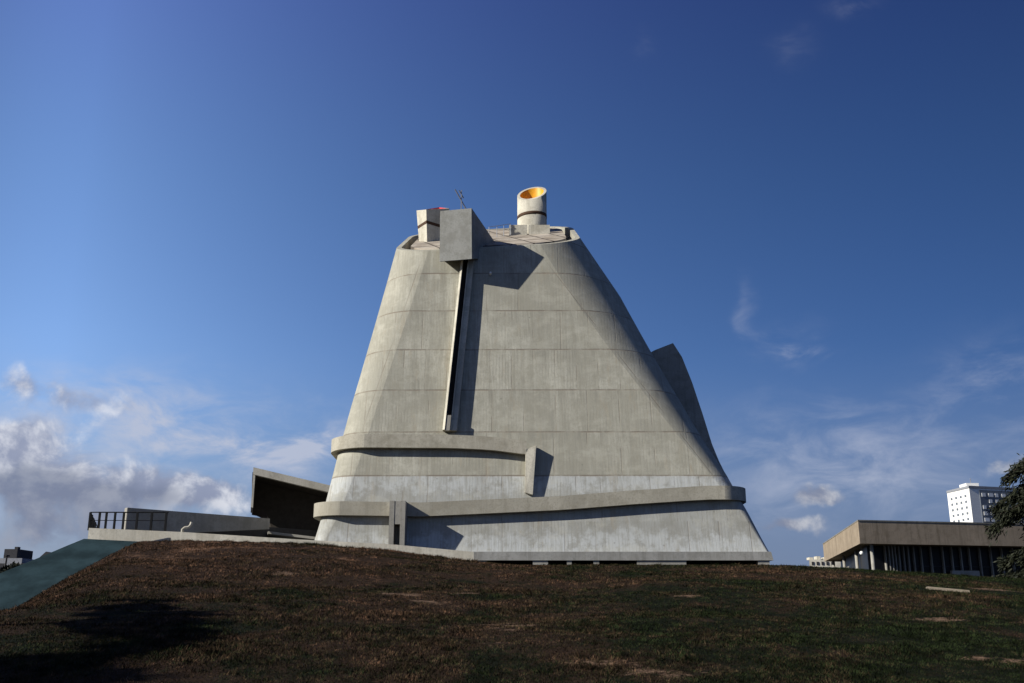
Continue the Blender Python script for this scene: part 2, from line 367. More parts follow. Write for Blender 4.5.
# bare earth patches (world places) where the turf is worn away
BARE = [(2.3, 16.6, .7, .3), (1.7, 17.1, .5, .2), (3.0, 16.3, .5, .2), (-.5, 22.5, .6, .5), (.1, 21.2, .5, .35), (-.2, 19.2, .5, .35), (.3, 22.6, .8, .3), (-2.0, 28, .7, .5), (-2.8, 29.5, .8, .5),
        (-1.6, 31, .6, .6), (-5.5, 31, .7, .4), (-7.5, 34, .8, .4), (15.2, 33.2, 1.2, .5), (17.5, 33, 1.0, .5), (7.5, 17.5, .6, .25), (10, 24, .6, .3), (5, 30, .7, .35)]
def bare(x, y):
    q = np.zeros_like(x)
    wx = x + 1.1 * vnoise(x, y, 1.1, 11) + .9 * vnoise(x, y, .45, 12); wy = y + .9 * vnoise(x, y, .8, 13) + .6 * vnoise(x, y, .35, 14)
    for a, b, ra, rb in BARE: q = np.maximum(q, np.exp(-((wx - a) / ra) ** 2 - ((wy - b) / rb) ** 2))
    return q
gobj = structure(grid_mesh('ground', GX, GY, GZ, ground_mat()))
ga = gobj.data.attributes.new('bare', 'FLOAT', 'POINT'); ga.data.foreach_set('value', bare(GX.ravel(), GY.ravel()).astype('f'))
def grass():
    n = 620000
    # nearer ground gets finer, denser blades
    yy = 10.5 * (54 / 10.5) ** rng.random(n); xx = (rng.random(n) * 1.14 - .57) * yy
    yc = np.interp(xx, YCX, YCV)
    wear = vnoise(xx, yy, 2.6, 5) + .8 * vnoise(xx, yy, .8, 6); br = bare(xx, yy)
    keep = (yy < yc - .05 + (xx > -1.2) * 2.2) & (wear > -.8) & (br < .32 + .6 * rng.random(n)) & ~((xx < -.375 * yy) & (yy > 47.5))
    xx, yy, br = xx[keep], yy[keep], br[keep]; n = len(xx)
    zz = ground(xx, yy) - .01
    tn = 900; ti = rng.integers(0, n, tn); nb = 34      # coarser tufts
    ex = -21 + 46 * rng.random(420); ey = np.interp(ex, YCX, YCV) - .05 - .9 * rng.random(420) ** 2 + (ex > -1.6) * 2.6      # along the crest and the foot of the walls
    cx_ = np.concatenate([xx[ti], ex]); cy_ = np.concatenate([yy[ti], ey]); tn = len(cx_)
    tx = np.repeat(cx_, nb) + rng.normal(size=tn * nb) * .08; ty = np.repeat(cy_, nb) + rng.normal(size=tn * nb) * .07
    nt = len(tx); xx = np.concatenate([xx, tx]); yy = np.concatenate([yy, ty]); zz = np.concatenate([zz, ground(tx, ty) - .01]); n = len(xx)
    boost = np.ones(n); boost[-nt:] = np.repeat(1.2 + 1.3 * rng.random(tn), nb)
    tall = .5 + 1.0 * np.clip(vnoise(xx, yy, 1.7, 7) + .5, 0, 1)
    h = (.024 + .042 * rng.random(n)) * tall * boost * (.7 + yy / 110); wd = (.005 + .005 * rng.random(n)) * (.5 + yy / 26)
    ang = rng.random(n) * 6.283; la = rng.random(n) * 6.283; ln = h * (.3 + .9 * rng.random(n))
    bx, by = np.cos(ang) * wd, np.sin(ang) * wd
    V = np.empty((n, 3, 3)); V[:, 0] = np.stack([xx - bx, yy - by, zz], -1); V[:, 1] = np.stack([xx + bx, yy + by, zz], -1)
    V[:, 2] = np.stack([xx + np.cos(la) * ln, yy + np.sin(la) * ln, zz + h], -1)
    me = bpy.data.meshes.new('grass'); me.vertices.add(n * 3); me.vertices.foreach_set('co', V.reshape(-1).astype('f'))
    me.loops.add(n * 3); me.loops.foreach_set('vertex_index', np.arange(n * 3, dtype='i'))
    me.polygons.add(n); me.polygons.foreach_set('loop_start', np.arange(0, n * 3, 3, dtype='i'))
    m, t, b = newmat('grass blades'); P = t.n.new('ShaderNodeNewGeometry').outputs['Position']
    k, n2, n3 = turf_colour(t, P)
    at_ = t.n.new('ShaderNodeAttribute'); at_.attribute_name = 'tone'; tn = at_.outputs['Fac']
    kk = t.math('ADD', k, t.math('MULTIPLY', t.math('SUBTRACT', tn, .5), .16))
    c = t.mix(t.ramp(kk, .555, .655), (.0125, .0185, .0072), (.0375, .026, .0152)); c = t.mix(t.ramp(kk, .675, .77), c, (.098, .055, .035))
    sw = t.noise(t.comb(t.sep(P)[0], t.math('MULTIPLY', t.sep(P)[1], .7), 0), 1.6, 5, .65)
    c = t.mix(t.ramp(sw, .4, .62, 0, 1), t.mix(1.0, c, (.55, .57, .55), 'MULTIPLY'), t.mix(1.0, c, (1.5, 1.48, 1.45), 'MULTIPLY'))
    s3 = t.noise(t.comb(t.sep(P)[0], t.math('MULTIPLY', t.sep(P)[1], .45), 0), 4.5, 4, .7)
    c = t.mix(t.ramp(s3, .42, .6, 0, 1), t.mix(1.0, c, (.5, .52, .5), 'MULTIPLY'), t.mix(1.0, c, (1.55, 1.5, 1.45), 'MULTIPLY'))
    t.put(b.inputs['Base Color'], c); b.inputs['Roughness'].default_value = .9; b.inputs['Specular IOR Level'].default_value = .04
    me.materials.append(m); me.update(calc_edges=True)
    a = me.attributes.new('tone', 'FLOAT', 'POINT'); a.data.foreach_set('value', np.repeat(rng.random(n), 3).astype('f'))
    o = bpy.data.objects.new('grass', me); col.objects.link(o); structure(o, 'stuff')
grass()

# ------------------------------------------------------------------ the church
Z0, ZT = 4.6, 24.0
KZ  = [4.6, 5.7, 7.3, 9.6, 11.5, 14.0, 17.0, 20.2, 24.0]
KXL = [-10.85, -10.7, -10.48, -10.18, -9.92, -9.48, -8.88, -8.22, -7.42]
KXR = [13.85, 13.42, 12.85, 12.0, 11.0, 9.85, 8.4, 6.85, 4.4]
KRL = [.4, .8, 1.3, 1.7, 1.95, 2.1, 2.3, 2.5, 2.7]
KRR = [.12, .25, .5, 1.3, 1.68, 2.3, 2.95, 3.5, 3.1]
def zfront(t): return Z0 + (ZT - Z0) * t
def ztop(y, x=4.4): return ZT + .5 * (y - 57.88) + .056 * (x - 4.4)
def params(t):
    z = zfront(t); I = lambda K: float(np.interp(z, KZ, K))
    return I(KXL), I(KXR), 54 + .2 * (z - Z0), 79 - 9 * t, I(KRL), I(KRR), .5 + 2.5 * t
def outline(t, inset=0.0, k=32, dens=24):
    """closed outline at fraction t, counter-clockwise from above, starting on the front-left corner; (x, y, nx, ny)"""
    xl, xr, yf, yb, rl, rr, rb = params(t); xl += inset; xr -= inset; yf += inset; yb -= inset
    rl, rr, rb = max(rl - inset * .4, .1), max(rr - inset * .4, .1), max(rb - inset * .4, .1); P = []
    # the flat front meets the conical corners at a slight fold
    fl, fr = R(9), R(8)
    for cx, cy, r, a0, a1 in ((xl + rl, yf + rl * math.cos(fl), rl, 180, 261), (xr - rr, yf + rr * math.cos(fr), rr, 278, 360), (xr - rb, yb - rb, rb, 360, 450), (xl + rb, yb - rb, rb, 90, 180)):
        for i in range(k + 1):
            a = R(a0 + (a1 - a0) * i / k); P.append((cx + r * math.cos(a), cy + r * math.sin(a), math.cos(a), math.sin(a)))
    Q = []
    n = len(P)
    for i in range(n):     # fill the straight runs
        a, b = P[i], P[(i + 1) % n]; Q.append(a)
        if i % (k + 1) == k:
            for j in range(1, dens): f = j / dens; Q.append(tuple(a[q] * (1 - f) + b[q] * f for q in range(4)))
    return Q
ch = thing('church', (1.5, 54, Z0), 'huge grey concrete church tapering like a truncated cone with two rooftop light cannons', 'church')
def shell():
    V = []; F = []; NR = 60; mi = []
    for r in range(NR + 1):
        t = r / NR
        for (x, y, _, _) in outline(t): V.append((x, y, Z0 + t * (ztop(y, x) - Z0)))
    n = len(V) // (NR + 1)
    for r in range(NR):
        for i in range(n): F.append((r*n+i, r*n+(i+1) % n, (r+1)*n+(i+1) % n, (r+1)*n+i))
    nb = len(F)
    rings = [(.3, 0), (.3, -1.7), (1.25, -1.7)]
    for ins, dz in rings:
        for (x, y, _, _) in outline(1, ins): V.append((x, y, ztop(y, x) + dz))
    for k in range(3):
        a, b = NR + k, NR + k + 1
        for i in range(n): F.append((a*n+i, a*n+(i+1) % n, b*n+(i+1) % n, b*n+i))
    o = mesh('shell', V, F, M['shell'], ch)
    for i, p in enumerate(o.data.polygons): p.use_smooth = i < nb
    bm = bmesh.new(); bm.from_mesh(o.data)
    bm.edges.ensure_lookup_table()
    for e in bm.edges:
        if len(e.link_faces) == 2 and e.calc_face_angle(0) > .07: e.smooth = False
    bm.to_mesh(o.data); bm.free()
    # roof slab inside the gutter
    V = []; ol = outline(1, .85); n = len(ol)
    for dz in (-1.75, .0):
        for (x, y, _, _) in ol: V.append((x, y, ztop(y, x) + dz))
    F = [(i, (i+1) % n, (i+1) % n + n, i + n) for i in range(n)] + [list(range(n, 2*n))]
    mesh('roof_slab', V, F, M['roof'], ch)
shell()
def surf(t_z, y_guess, x_guess=4.4): return max(0, min(1, (t_z - Z0) / (ztop(y_guess, x_guess) - Z0)))
def skin(z, y): return surf(z, y)
def front_y(z): return 54 + .2 * (z - Z0)
# base course and low slots beneath it
def plinth():
    mb = MB(); xl, xr, yf, yb = -10.9, 13.8, 53.93, 79.05
    mb.add([(xl, yf, 4.58), (xr, yf, 4.58), (xr, yb, 4.58), (xl, yb, 4.58), (xl + .08, yf, 5.03), (xr - .1, yf, 5.03), (xr - .1, yb, 5.03), (xl + .08, yb, 5.03)],
           [(3,2,1,0),(0,1,5,4),(1,2,6,5),(2,3,7,6),(3,0,4,7),(4,5,6,7)])
    mb.build('plinth', M['plinth'], ch)
    MB().box((xl + .3, 54.5, 3.0), (xr - .3, 78.6, 4.575)).build('base_recess', M['dark'], ch)  # near-black colour stands in for the shade below the plinth
    for a, b in ((-2.4, -1.35), (1.1, 1.9), (2.9, 3.15), (4.3, 4.6), (6.6, 9.2), (13.0, 13.6)):
        MB().box((a, 54.0, 3.4), (b, 54.45, 4.576)).build('base_block', M['conc'], ch)
plinth()
# rain channels that wrap round the shell
def channel(pts, height, out, name='rain_channel'):
    """pts: (x, y, z, nx, ny) along the skin at the channel's top edge"""
    V = []; F = []
    for (x, y, z, nx, ny) in pts:
        V += [(x - nx*.25, y - ny*.25, z - height), (x + nx*out, y + ny*out, z - height), (x + nx*out, y + ny*out, z), (x + nx*(out-.16), y + ny*(out-.16), z), (x + nx*(out-.16), y + ny*(out-.16), z - height*.75), (x - nx*.25, y - ny*.25, z - height*.75)]
    for i in range(len(pts) - 1):
        for k in range(6): F.append((i*6+k, i*6+(k+1) % 6, (i+1)*6+(k+1) % 6, (i+1)*6+k))
    F += [list(range(6))[::-1], [len(V) - 6 + k for k in range(6)]]
    o = mesh(name, V, F, M['conc2'], ch)
    bm = bmesh.new(); bm.from_mesh(o.data); bmesh.ops.recalc_face_normals(bm, faces=bm.faces); bm.to_mesh(o.data); bm.free()
    return o
def wrap(zfun, left=True, right=False, x0=None, x1=None, back=8):
    """follow the outline at a height that depends on x"""
    out = []
    ol0 = outline(.2); n = len(ol0); K = 32; D = 24
    idx = []
    if left: idx += [n - D + 4 + i for i in range(D - 4)]
    idx += list(range(0, K + D))
    if right: idx += list(range(K + D, 2*K + D + 14))
    for i in idx:
        z = zfun(ol0[i][0])
        t = .2
        for _ in range(3):
            q = outline(t)[i]; z = zfun(q[0]); t = surf(z, q[1], q[0])
        q = outline(t)[i]
        if x0 is not None and q[0] < x0 and not (left and i > 0 and False): continue
        if x1 is not None and q[0] > x1:
            if out and out[-1][0] < x1:
                p_ = out[-1]; f_ = (x1 - p_[0]) / (q[0] - p_[0]); out.append((x1, p_[1] + (q[1] - p_[1]) * f_, p_[2] + (z - p_[2]) * f_, q[2], q[3]))
            break
        out.append((q[0], q[1], z, q[2], q[3]))
    return out
zu = lambda x: float(np.interp(x, [-12, -8, -3.3, -1.2, .72, 3], [11.5, 11.5, 11.46, 11.36, 11.1, 11.0]))
channel(wrap(zu, x1=.8), .74, .58)
zl = lambda x: float(np.interp(x, [-12, -6.2, -5, 2.6, 6.6, 10.4, 12, 14], [7.74, 7.66, 7.62, 7.98, 8.3, 8.55, 8.55, 8.45]))
channel(wrap(zl, right=True), .74, .6)
# chute that ends the upper channel
y0 = front_y(10.7)
MB().hexa([(.70, front_y(8.2) - .24, 8.2), (1.14, front_y(8.2) - .24, 8.08), (1.14, front_y(8.2) + .1, 8.08), (.70, front_y(8.2) + .1, 8.2)],
          [(.74, y0 - .36, 10.62), (1.36, y0 - .36, 10.86), (1.36, y0 + .1, 10.86), (.74, y0 + .1, 10.62)]).build('chute', M['conc_l'], ch, bevel=.02)
# upright channel of the lower gutter: slotted box
def upright():
    yb_, yt = front_y(4.6), front_y(7.6); mb = MB(); p = 1.05
    def slab(xa, xb, ya, yb2, z0, z1): mb.box((xa, ya, z0), (xb, yb2, z1))
    yf = 54.2 - p
    slab(-6.46, -6.2, yf, 54.9, 4.3, 7.62); slab(-5.88, -5.62, yf, 54.9, 4.3, 7.62)
    slab(-6.197, -5.883, yf + .02, 54.9, 6.4, 7.6); slab(-6.197, -5.883, yf + .75, 54.9, 4.3, 6.397)
    mb.build('upright_gutter', M['conc'], ch)
upright()
# cistern head on the roof edge and the gutter that drops from it
Mh = Matrix.Translation((-4.42, 56.52, 0)) @ Matrix.Rotation(R(-13), 4, 'Z')
lo = [Mh @ Vector(q) for q in ((0, .22, 22.3), (2.05, .22, 22.3), (2.05, 8, 25.2), (0, 8, 25.2))]; hi = [Mh @ Vector(q) for q in ((0.05, 0, 25.5), (2.05, 0, 25.5), (2.05, 8, 25.5), (.05, 8, 25.5))]
MB().hexa(lo, hi).build('cistern_head', M['hop'], ch, bevel=.025)
def gutter():
    zt, zb = 22.75, 11.75; X = lambda z: -3.88 + (z - 11.7) * .072; wd = .78; p = .54
    def bar(a, b, out0, out1, z0, z1, mb):
        lo = [(X(z0) + a, front_y(z0) - out1, z0), (X(z0) + b, front_y(z0) - out1, z0), (X(z0) + b, front_y(z0) + .1 - out0, z0), (X(z0) + a, front_y(z0) + .1 - out0, z0)]
        hi = [(X(z1) + a, front_y(z1) - out1, z1), (X(z1) + b, front_y(z1) - out1, z1), (X(z1) + b, front_y(z1) + .1 - out0, z1), (X(z1) + a, front_y(z1) + .1 - out0, z1)]
        mb.hexa(lo, hi)
    mb = MB(); bar(wd - .3, wd, 0, .2, zb, zt, mb); bar(wd - .36, wd - .303, 0, .36, zb, zt, mb)
    L0 = lambda z: [(X(z), front_y(z) - p + .13, z), (X(z) + .13, front_y(z) - p, z), (X(z) + .13, front_y(z) + .1, z), (X(z), front_y(z) + .1, z)]
    mb.hexa(L0(zb), L0(zt)); mb.build('gutter', M['conc_l'], ch)
    mb = MB(); bar(.133, wd - .363, 0, .02, zb, zt, mb); mb.build('gutter_bed', M['shade_painted'], ch)  # bed coloured dark to deepen the shade inside the channel
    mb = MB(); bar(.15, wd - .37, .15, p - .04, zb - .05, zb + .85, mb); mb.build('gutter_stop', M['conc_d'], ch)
    lamp = MB().tube([(-1.3, 57.1, 21.75), (-1.3, 57.4, 21.75)], [.06, .08], 10).build('lamp_fitting', M['white'], ch)
gutter()
# light cannons
def cyl_cannon():
    cx, cy = 1.42, 66.0; ro, ri = 1.04, .85; n = 48; zb = 26.8
    top = lambda x, y: 30.85 + .88 * (y - cy) + .22 * (x - cx)
    ring = lambda r, k: (cx + r * math.cos(2*math.pi*k/n), cy + r * math.sin(2*math.pi*k/n))
    V = []; 
    for r, f in ((ro, lambda x, y: zb), (ro, top), (ri, top)):
        for k in range(n): q = ring(r, k); V.append((*q, f(*q)))
    F = [(j*n+k, j*n+(k+1) % n, (j+1)*n+(k+1) % n, (j+1)*n+k) for j in range(2) for k in range(n)]
    body = mesh('light_cannon', V, F, M['conc_l'], ch)
    for i, p in enumerate(body.data.polygons): p.use_smooth = i < n
    body['label'] = 'round concrete light cannon with yellow inside'
    V = []
    for dz in (-.004, -2.6):
        for k in range(n): q = ring(ri - .004, k); V.append((*q, top(*q) + dz))
    F = [(k, (k+1) % n, (k+1) % n + n, k + n) for k in range(n)] + [list(range(n, 2*n))]
    o = mesh('inner_lining', V, F, M['yellow'], body)
    for i, p in enumerate(o.data.polygons): p.use_smooth = i < n
    V = []
    for r, zz in ((ro - .02, 28.84), (ro + .012, 28.84), (ro + .012, 29.08), (ro - .02, 29.08)):
        for k in range(n): q = ring(r, k); V.append((*q, zz + .06 * (q[0] - cx)))
    F = [(j*n+k, j*n+(k+1) % n, (j+1)*n+(k+1) % n, (j+1)*n+k) for j in range(3) for k in range(n)]
    o = mesh('dark_band', V, F, M['rust'], body, smooth=True)
    for a, b in ((-.2, 1.05), (1.15, 2.6)): MB().box((a, 64.3, 26.9), (b, 64.75, 27.75)).build('cannon_kerb', M['conc_l'], ch)
cyl_cannon()
def square_cannon():
    # flaring square tube turned on edge
    b0 = [(-6.35, 63.8), (-5.72, 62.9), (-4.5, 63.9), (-5.1, 64.9)]; c0 = (-5.42, 63.9)
    zb = 25.8; zt = [28.6, 28.2, 28.8, 29.32]; fl = 1.22
    g = lambda q, s: (c0[0] + (q[0] - c0[0]) * s, c0[1] + (q[1] - c0[1]) * s)
    lo = [(*g(q, .92), zb) for q in b0]; hi = [(*g(q, fl), z) for q, z in zip(b0, zt)]; inn = [(*g(q, fl * .84), z) for q, z in zip(b0, zt)]; bot = [(*g(q, .8), 27.2) for q in b0]
    V = lo + hi + inn; F = [(i, (i+1) % 4, (i+1) % 4 + 4, i + 4) for i in range(4)] + [(i + 4, (i+1) % 4 + 4, (i+1) % 4 + 8, i + 8) for i in range(4)]
    body = mesh('light_cannon', V, F, M['conc_l'], ch); body['label'] = 'square flaring concrete light cannon with red inside'
    V = [Vector(q) - Vector((0, 0, .004)) for q in inn] + bot; F = [(i, (i+1) % 4, (i+1) % 4 + 4, i + 4) for i in range(4)] + [(4, 5, 6, 7)]
    mesh('inner_lining', V, F, M['red'], body)
    def lev(s, z): 
        return [(*g(q, s), z + .0) for q in b0]
    mb = MB(); f0 = .92 + (fl - .92) * .5
    rg = lambda z: [(*g(q, .92 + .3 * (z - zb) / (zc - zb) + .018), z) for q, zc in zip(b0, zt)]
    mb.hexa(rg(27.25), rg(27.45)); mb.build('dark_band', M['rust'], body)
square_cannon()
# iron cross behind the cistern head
cx_, cy_ = -3.45, 63.0
mb = MB(); mb.box((cx_ - .035, cy_ - .035, 25.3), (cx_ + .035, cy_ + .035, 29.75))
Mx = Matrix.Translation((cx_, cy_, 29.0)) @ Matrix.Rotation(R(38), 4, 'Z') @ Matrix.Rotation(R(52), 4, 'Y')
mb.box((-.85, -.03, -.03), (.85, .03, .03), Mx); mb.box((-.3, -.028, -.028), (.3, .028, .028), Matrix.Translation((0, 0, .45)) @ Mx); mb.build('cross', M['metal'], ch)
# roof access rail
for i, x_ in enumerate((-1.5, -1.0, -.55, -.1)):
    zz = ztop(61 + i * .8); MB().tube([(x_, 61 + i*.8, zz - .1), (x_, 61 + i*.8, zz + .7)], .022, 6).build('roof_post', M['metal'], ch)
MB().tube([(-1.5, 61, ztop(61) + .7), (-.1, 63.4, ztop(63.4) + .7)], .018, 6).build('roof_rail', M['metal'], ch)
# light scoop on the far right flank
P = [at(u, v, 63) for u, v in ((636, 392), (640, 358), (655, 350), (673, 343), (682, 357), (692, 382), (703, 415), (712, 444), (719, 461), (728, 479), (700, 495))]
MB().prism(P, (-.6, 9, -.8)).build('side_light_scoop', M['conc'], ch)

# ------------------------------------------------------------------ terrace left of the church
PA, PB = Vector((-21.5, 51.5)), Vector((-1.95, 52.0))
def para_u(u): return min((para(i / 400) for i in range(401)), key=lambda p: abs(p.x / p.y - (u - 512) / 1014))
def para(s): return PA.lerp(PB, s)
def parapet():
    mb = MB(); n = 24
    lens = []
    for i in range(n + 1):
        s = i / n; q = para(s); x_ = q.x
        ztp = float(np.interp(s, [0, .24, .55, .78, 1], [6.06, 5.87, 5.5, 5.28, 4.9])); lens.append((q, ztp))
    for i in range(n):
        (a, za), (b, zb) = lens[i], lens[i + 1]; g = .0
        bb = a.lerp(b, 1 - g * 4)
        d_ = Vector((-.03, 1)) * .35
        mb.hexa([(a.x, a.y, 3.6), (bb.x, bb.y, 3.6), (bb.x + d_.x, bb.y + d_.y, 3.6), (a.x + d_.x, a.y + d_.y, 3.6)],
                [(a.x, a.y, za), (bb.x, bb.y, zb), (bb.x + d_.x, bb.y + d_.y, zb), (a.x + d_.x, a.y + d_.y, za)])
    # return along the left end
    mb.hexa([(-21.5, 51.52, 3.6), (-21.2, 51.86, 3.6), (-25.6, 64, 3.6), (-26, 64, 3.6)], [(-21.5, 51.52, 6.055), (-21.2, 51.86, 6.055), (-25.6, 64, 6.055), (-26, 64, 6.055)])
    o = mb.build('parapet', M['cream']); tag(o, 'low cream concrete parapet edging the terrace along the top of the grass bank', 'parapet')
parapet()
mb = MB(); mb.add([(-21.2, 51.9, 5.45), (-11.5, 52.1, 5.45), (-11.3, 70, 5.45), (-25.5, 70, 5.45)], [(0, 1, 2, 3)])
structure(mb.build('terrace', M['asph']))
# railing
def railing():
    t = thing('railing', (-19, 51.5, 5.9), 'black metal railing standing on the parapet at the corner of the terrace', 'railing')
    front = [para_u(u) for u in (97, 104, 113, 121.6, 135.6, 149.6, 164)]; pts = front
    side = [Vector((-21.5, 51.5)).lerp(Vector((-26, 64)), f) for f in (.01, .12, .28, .46, .7)]
    top = 6.86
    for p in pts: MB().box((p.x - .05, p.y + .06, float(np.interp((p.x + 21.5) / 19.6, [0, .24, .55], [6.06, 5.87, 5.5])) - .02), (p.x + .05, p.y + .14, top)).build('post', M['black'], t)
    for p in side: MB().box((p.x - .05, p.y - .05, 5.95), (p.x + .05, p.y + .05, top)).build('post', M['black'], t)
    MB().tube([(pts[-1].x + .1, pts[-1].y + .1, top)] + [(p.x, p.y + .1, top) for p in reversed(pts)] + [(p.x, p.y, top) for p in side], .03, 6).build('top_rail', M['black'], t)
    MB().tube([(p.x, p.y + .1, 6.45) for p in reversed(pts)] + [(p.x, p.y, 6.45) for p in side], .018, 6).build('mid_rail', M['black'], t)
railing()
# bent handle of pale concrete beside the railing
q = para_u(181); o = MB().tube([(q.x + .0, q.y + .2, 5.6), (q.x + .02, q.y + .2, 6.02), (q.x + .1, q.y + .25, 6.1), (q.x + .3, q.y + .3, 6.14), (q.x + .38, q.y + .35, 6.26), (q.x + .4, q.y + .35, 6.4)], .07, 8).build('handrail', M['conc_l'], smooth=True)
tag(o, 'short bent pale handrail rising behind the parapet right of the railing', 'handrail')
# terrace wall
a, b = at(127.5, 507.5, 54), at(270, 520.3, 60.2); b.z = a.z - .02
tw = thing('terrace_wall', (a.x, a.y, 5.1), 'long low grey concrete wall running from the railing to the canopy', 'wall')
dv = Vector((b.y - a.y, -(b.x - a.x), 0)).normalized() * -.35
def wallbox(z0a, z0b, z1, sh, f0=0., f1=1.):
    A = Vector((a.x, a.y, 0)).lerp(Vector((b.x, b.y, 0)), f0) + dv * sh; B = Vector((a.x, a.y, 0)).lerp(Vector((b.x, b.y, 0)), f1) + dv * sh
    return MB().hexa([(A.x, A.y, z0a), (B.x, B.y, z0b), ((B + dv).x, (B + dv).y, z0b), ((A + dv).x, (A + dv).y, z0a)], [(p.x, p.y, z1) for p in (A, B, B + dv, A + dv)])
wallbox(5.85, 6.72, a.z, 0).build('wall_panel', M['conc'], tw, bevel=.02)
wallbox(4.8, 4.8, 7.0, 4.5, .12, 1.6).build('wall_base', M['roofd_shade'], tw)  # dark colour paints the shade in the recess below the panel
# kerb strip and teal slope
A_, B_, C_ = at(84, 539, 51.45), at(170, 543, 51.3), at(0, 616, 44)
dv_ = (C_ - B_) * 2.4; C2 = B_ + dv_; D2 = A_ + dv_ + (B_ - A_) * .22
Bx = B_ + Vector((.35, -.5, -.35)); Cx = C2 + Vector((1.5, -2.5, -1.2))
NQ = 24; V = []; F = []
for i in range(NQ + 1):
    for j in range(7):
        f_, g_ = i / NQ, j / 6
        p_ = (A_.lerp(B_, g_)).lerp(D2.lerp(C2, g_), f_); p_ = p_ + Vector((0, 0, .05 * vnoise(np.array([p_.x]), np.array([p_.y]), 2.2, 41)[0])); V.append(p_)
for i in range(NQ):
    for j in range(6): F.append((i*7+j, i*7+j+1, (i+1)*7+j+1, (i+1)*7+j))
structure(mesh('embankment', V, F, M['teal'], smooth=True))
p0, p1 = at(145, 544.2, 50.0), at(168, 538.8, 50.9); dk = Vector((.05, .3, .02)); p0.z += .09; p1.z += .06
o = MB().hexa([p0 + Vector((0, 0, -.3)), p1 + Vector((0, 0, -.3)), p1 + dk + Vector((0, 0, -.3)), p0 + dk + Vector((0, 0, -.3))], [p0, p1, p1 + dk, p0 + dk]).build('kerb_stone', M['cream'])
tag(o, 'small pale kerb stone sloping down from the parapet beside the teal bank', 'kerb')
# canopy
def canopy():
    t = thing('canopy', (-16, 62, 5.1), 'angular concrete entrance canopy with a deep dark hollow left of the church', 'canopy')
    dep = Vector((-.25, .97, 0))
    F = lambda Y, *q: [at(u, v, Y) for u, v in q]
    MB().prism(F(62, (253.4, 467.2), (345, 488.9), (345, 496), (253.2, 474.3)), dep * .45).build('roof_beam', M['conc'], t)
    MB().prism([v + dep * .453 for v in F(62, (253.4, 467.4), (345, 489.1), (345, 495.6), (253.2, 473.9))], dep * 8).build('soffit', M['shade_painted'], t)  # underside painted dark as the shade beneath the roof
    MB().prism(F(62, (253.15, 474.6), (255.2, 475), (252.9, 507.8), (250.9, 507)), dep * 3.5).build('side_fin', M['conc'], t)
    MB().prism(F(65.3, (252.5, 472), (252.3, 507.6), (257.5, 508.6), (262, 510.6), (265.3, 512.9), (267.6, 515.8), (269.2, 519.4), (270.4, 524), (271.3, 532), (272, 548), (345, 548), (345, 488)), dep * 5).build('back_wall', M['shade_painted'], t)  # shade of the hollow is painted into the wall colour
    MB().prism(F(60.5, (268, 531.2), (322, 537.6), (322, 540.2), (268, 533.6)), dep * 2).build('ledge', M['conc'], t)
canopy()

